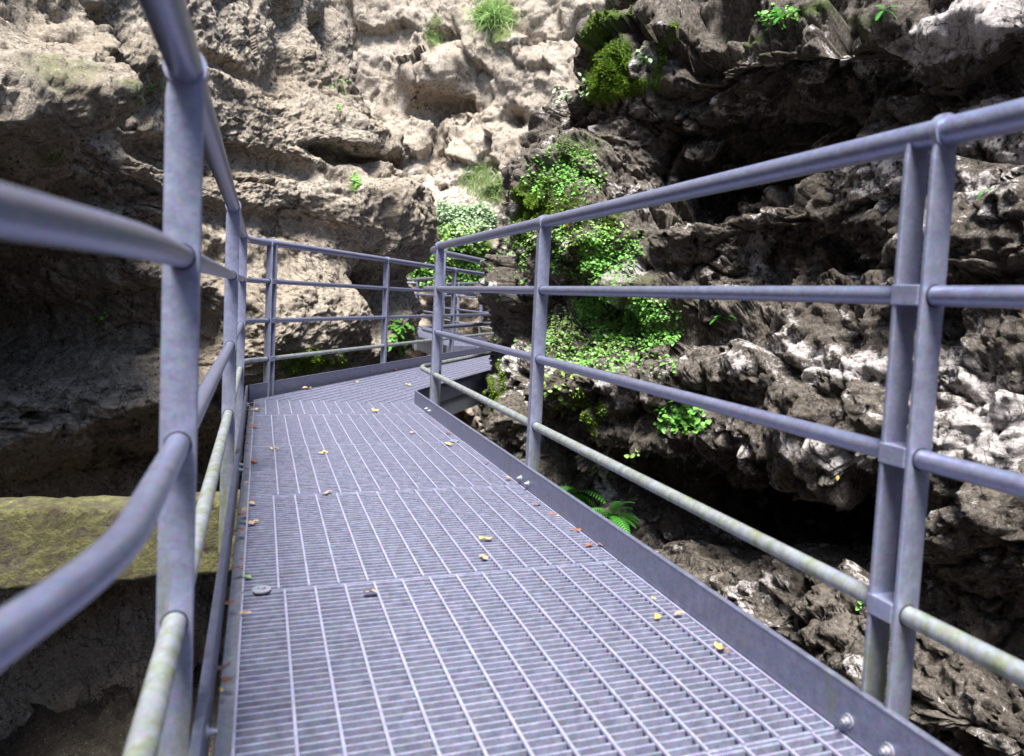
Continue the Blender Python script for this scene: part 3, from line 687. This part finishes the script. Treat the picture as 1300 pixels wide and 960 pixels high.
def tuft(sheet, x, y, rx, ry, n, ln, label, mat=M_grass, name='grass_tuft', cat='grass', lean=(0, 0, .9), kind=None):
    P, nr = sheet.patch(x, y, rx, ry, n); 
    if len(P) == 0: print('no tuft', label); return
    g = np.array(lean)[None]+nr*.6+rng.normal(0, .35, (n, 3)); g /= np.linalg.norm(g, axis=1)[:, None]
    a = rng.normal(0, 1, (n, 3)); fx = np.cross(g, a); fx /= np.linalg.norm(fx, axis=1)[:, None]; fz = np.cross(fx, g)
    # arching blades in four segments
    k = 5; t = np.linspace(0, 1, k); L = ln*rng.uniform(.5, 1.1, n); w = L*.022
    c = P[:, None]+g[:, None]*(t[None, :, None]*L[:, None, None])+np.array([0, 0, -1])*(t[None, :, None]**2*L[:, None, None]*rng.uniform(.2, .9, (n, 1, 1)))
    wd = (w[:, None]*(1-t[None])**.6)[..., None]*fx[:, None]
    V = np.stack([c-wd, c+wd], 2).reshape(-1, 3); b = (np.arange(n)*k*2)[:, None]; j = np.arange(k-1)[None]*2
    F_ = np.stack([b+j, b+j+1, b+j+3, b+j+2], 2).reshape(-1, 4)
    o = link(name, arr_mesh(name, V, F_, False), mat); tag(o, label, cat, None, kind or 'stuff'); return o
def moss(sheet, label, th=.45, n=20000, size=.012, box=None):
    w = np.where((sheet.moss > th) & sheet.vis, sheet.moss*(.4+.8*np.clip(fbm(sheet.P*7, 3, 401)+.4, 0, 1)), 0)
    if box: w = w*((sheet.px > box[0]) & (sheet.px < box[2]) & (sheet.py > box[1]) & (sheet.py < box[3]))
    if w.sum() == 0: print('no moss', label); return
    k = rng.choice(len(w), n, p=w/w.sum()); P = sheet.P[k]+rng.normal(0, size*.3, (n, 3)); nr = sheet.n[k]
    fx, fy, fz = orient(nr, .8); V, F_ = scatter(P, fx, nr, fz, size*rng.uniform(.5, 1.4, n), np.array([(-.3, 0, 0), (.3, 0, 0), (.2, .8, .1), (-.2, .8, .1)]), np.array([(0, 1, 2, 3)]))
    tag(link('moss', arr_mesh('moss', V, F_, False), M_moss), label, 'moss', None, 'stuff')

moss(R_, 'bright green moss on the overhanging block at top centre', box=(690, -20, 900, 160), n=22000)
moss(R_, 'dark green moss on the knob above the corner post', .35, box=(600, 170, 800, 330), n=16000)
moss(R_, 'moss film on the lower face of the rock pillar', .3, box=(600, 430, 800, 620), n=5000)
moss(L_, 'moss on the foot of the pale boulder behind the bend', 0.25, box=(340, 420, 480, 500), n=2500, size=.014)

leafy(R_, 715, 225, 50, 38, 900, .034, 'low leafy plants on the mossy knob below the black overhang', M_leafA, kind='stuff', name='ground_cover')
leafy(R_, 725, 300, 70, 28, 700, .032, 'leaf patch just under the handrail on the rock pillar', M_leafB, kind='stuff', name='ground_cover')
leafy(R_, 755, 330, 65, 38, 900, .030, 'thin leafy cover between the handrail and second rail', M_leafA, kind='stuff', name='ground_cover')
leafy(R_, 795, 405, 70, 34, 2200, .028, 'dense bright green leaf carpet under the second rail', M_leafA, 12, kind='stuff', name='ground_cover')
leafy(R_, 740, 425, 60, 34, 800, .030, 'leaf carpet with pale leaves beside the middle post', M_leafB, kind='stuff', name='ground_cover')
leafy(R_, 760, 415, 80, 40, 160, .036, 'sprinkle of pale grey green leaves on the slope', M_leafP, kind='stuff', name='ground_cover')
leafy(R_, 645, 330, 30, 50, 420, .030, 'scattered leaves left of the middle post on the pillar', M_leafA, kind='stuff', name='ground_cover')
leafy(R_, 770, 455, 90, 26, 500, .028, 'trailing leaves at the lower edge of the green slope', M_leafA, 8, kind='stuff', name='ground_cover')
leafy(R_, 718, 490, 28, 34, 110, .045, 'broad leaved plant hanging right of the middle post', M_leafB)
leafy(R_, 868, 532, 34, 20, 260, .042, 'small bright leafy plant in a rock cleft between third and lowest rail', M_leafA)
leafy(R_, 1042, 600, 12, 14, 14, .05, 'few round leaves beside an orange leaf on white crusted rock', M_leafA)
leafy(R_, 802, 580, 9, 9, 8, .05, 'single small sprig under the third rail', M_leafB)
leafy(R_, 725, 118, 26, 22, 130, .04, 'sprig on the left lip of the overhanging block', M_leafP)
leafy(R_, 822, 72, 18, 10, 50, .04, 'leaf rosette on top of the overhanging block', M_leafP)
leafy(R_, 985, 25, 30, 14, 120, .035, 'leafy plant on the ledge at top right', M_leafA)
leafy(R_, 650, 445, 30, 26, 90, .032, 'sparse leaves on the pillar beside the third rail', M_leafA)
leafy(R_, 610, 500, 10, 12, 8, .035, 'lone sprig on the edge of the rock pillar', M_leafA)
leafy(R_, 1095, 768, 10, 8, 8, .03, 'tiny sprig low on the rock at lower right', M_leafA)
fern(R_, 728, 628, 16, .30, 'large glossy fern below the deck beside the toe board')
fern(R_, 778, 652, 12, .24, 'second glossy fern right of the large one')
fern(R_, 830, 568, 2, .12, 'curved fern frond below the leafy plant', dirs=[(.8, .5), (.9, .2)], droop=1.5)
fern(R_, 655, 580, 4, .07, 'small fern showing behind the foot of the middle post')
fern(R_, 590, 545, 4, .07, 'small fern under the deck beside the corner')
fern(R_, 920, 408, 4, .10, 'flat fern on the ledge below the second rail', dirs=[(-1, .2), (.9, .35), (.6, .6), (-.5, .4)])
fern(R_, 1255, 238, 3, .13, 'arching fern right of the doubled post', dirs=[(.9, .4), (-.8, .3), (.8, .7)], droop=1.8)
fern(R_, 935, 45, 6, .13, 'drooping fern on the dark ledge above the black overhang', dirs=[(-.8, .3), (-.5, .6), (.4, .6), (-.9, 0), (.7, .2), (0, .8)], droop=1.6)
fern(R_, 990, 20, 5, .12, 'fern with lime leaves on the ledge at top')
fern(R_, 1120, 12, 4, .10, 'fern at the top edge above the white crust')
fern(R_, 1265, 430, 3, .07, 'tiny fern near the right edge below the second rail', dirs=[(.5, .7), (.9, .3), (.8, 0)])
fern(R_, 905, 625, 3, .06, 'tiny fern above the lowest rail')
fern(R_, 815, 125-50, 4, .08, 'pale fern on the overhanging block')
tuft(R_, 735, 190, 30, 16, 260, .16, 'long pale grass tuft on top of the mossy knob')
tuft(R_, 770, 5, 25, 12, 60, .12, 'grass at the top edge of the overhanging block')
tuft(B_, 625, 22, 26, 14, 500, .8, 'pale hanging grass tuft high on the far beige wall', lean=(0, -.3, .3))
tuft(B_, 553, 42, 14, 18, 200, .45, 'yellow green grass tuft on the far beige wall')
tuft(B_, 615, 235, 30, 24, 500, .5, 'yellow green grass at the foot of the far wall')
leafy(B_, 585, 285, 48, 24, 3600, .085, 'pale green shrubbery at the foot of the far wall', M_leafP, lift=.3, kind='stuff', name='ground_cover')
leafy(B_, 560, 320, 60, 28, 3600, .085, 'lime green undergrowth behind the far railings', M_leafB, lift=.3, kind='stuff', name='ground_cover')
leafy(B_, 570, 350, 70, 26, 1200, .08, 'green undergrowth low behind the far railings', M_leafA, lift=.3, kind='stuff', name='ground_cover')
leafy(L_, 505, 425, 16, 22, 120, .07, 'bright green plant beside the pale boulder behind the rail', M_leafA)
leafy(L_, 452, 230, 5, 16, 50, .045, 'small green plant in a vertical crack of the brown cliff', M_leafA)
leafy(L_, 437, 103, 6, 8, 25, .04, 'tiny plant in the pitted rock, upper of three', M_leafA)
leafy(L_, 428, 138, 6, 8, 25, .04, 'tiny plant in the pitted rock, lowest of three', M_leafA)
leafy(L_, 417, 112, 4, 5, 14, .04, 'tiny plant in the pitted rock, leftmost of three', M_leafA)
leafy(L_, 130, 400, 12, 14, 40, .035, 'green growth on the brown cliff behind the near left post', M_leafB)
leafy(L_, 198, 112, 14, 5, 40, .03, 'green growth in a crack left of the near handrail', M_leafA)

# ------------------------------------------------------------------ fallen leaves
def fallen(x, y, size, mat, label, group=None, z=.006, rot=None):
    p = onz(x, y, z); n = 10; a0 = rot if rot is not None else random.uniform(0, 6.28); vs = [(0, 0, .004)]
    for i in range(n):
        a = 2*math.pi*i/n; r = size*(.5+.22*math.cos(a*2+.3)+random.uniform(-.08, .08)); vs.append((r*math.cos(a+a0), r*.9*math.sin(a+a0), random.uniform(0, size*.35)))
    V = np.array(vs)+p; Fc = np.array([(0, i+1, (i+1) % n+1) for i in range(n)])
    o = link('fallen_leaf', arr_mesh('fallen_leaf', V, Fc, False), mat); tag(o, label, 'leaf', group)
for x, y, s_, m_, lb_ in [
    (616, 684, .034, M_yel, 'yellow fallen leaf in the middle of the second nearest grating panel'),
    (614, 708, .030, M_tan, 'beige fallen leaf just below the yellow one in mid deck'),
    (835, 784, .026, M_yel, 'pale yellow fallen leaf near the right edge of the nearest panel'),
    (862, 780, .020, M_tan, 'pinkish fallen leaf beside the nearest yellow leaf'),
    (830, 760, .012, M_yel, 'tiny yellow leaf scrap near the right toe board'),
    (768, 693, .036, M_pur, 'purple brown leaf leaning against the right toe board'),
    (470, 753, .026, M_tan, 'faded leaf on the seam of the nearest panel'),
    (322, 586, .040, M_red, 'red brown leaf by the left toe board, nearer one'),
    (323, 542, .040, M_red, 'dark red leaf by the left toe board, farther one'),
    (313, 733, .022, M_leafB, 'lime green leaf scrap beside the grating clip on the left'),
    (348, 570, .036, M_yel, 'yellow leaf near the left edge in mid deck'),
    (410, 575, .034, M_yel, 'yellow leaf on the third grating panel'),
    (415, 626, .030, M_tan, 'beige leaf lying on the seam in mid deck'),
    (570, 565, .040, M_yel, 'long yellow leaf near the right side of the third panel'),
    (645, 608, .030, M_tan, 'tan leaf against the right toe board by the middle post'),
    (524, 549, .030, M_tan, 'pale leaf in the fourth panel'),
    (325, 521, .05, M_tan, 'pale leaf at the left corner before the bend'),
    (476, 522, .045, M_yel, 'yellow leaf on the last straight panel'),
    (390, 494, .06, M_tan, 'beige leaf against the toe board at the bend'),
    (500, 470, .05, M_red, 'orange leaf by the toe board past the bend'),
    (518, 489, .05, M_yel, 'yellow leaf on the deck past the bend'),
    (452, 485, .04, M_yel, 'small yellow leaf on the deck past the bend left of another'),
    (320, 640, .030, M_tan, 'tan leaf at the left edge of the second panel'),
    (322, 664, .030, M_tan, 'pale leaf at the left edge below the tan one'),
    (312, 780, .022, M_tan, 'brown leaf at the left edge of the nearest panel')]:
    fallen(x, y, s_, m_, lb_)
for i in range(45):   # litter caught in the gap along the toe boards
    y = random.uniform(.8, 5.1); left = random.random() < .7; X = random.uniform(-.060, -.033) if left else random.uniform(1.02, 1.046)
    q = proj(np.array([[X, y, 0]])); fallen(q[0][0], q[1][0], random.uniform(.010, .030), random.choice([M_tan, M_red, M_red, M_pur, M_yel]),
           'leaf crumb caught in the gap along the %s toe board' % ('left' if left else 'right'), 'leaf crumbs along the %s toe board' % ('left' if left else 'right'), .003 if not left else -.012)
for (x, y, m_, lb_) in ((1058, 606, M_yel, 'orange leaf lying on the white crusted rock'), (722, 290, M_red, 'red leaf hanging under the handrail by the middle post')):
    P_, n_ = R_.at(x, y); V = P_+n_*.02+np.array([(0, 0, -.016), (.014, 0, 0), (.004, .004, .014), (-.013, 0, .003)]); tag(link('fallen_leaf', arr_mesh('fallen_leaf', V, np.array([(0, 1, 2), (0, 2, 3)]), False), m_), lb_, 'leaf')
print('verts', len(R_.P), len(L_.P), len(B_.P))
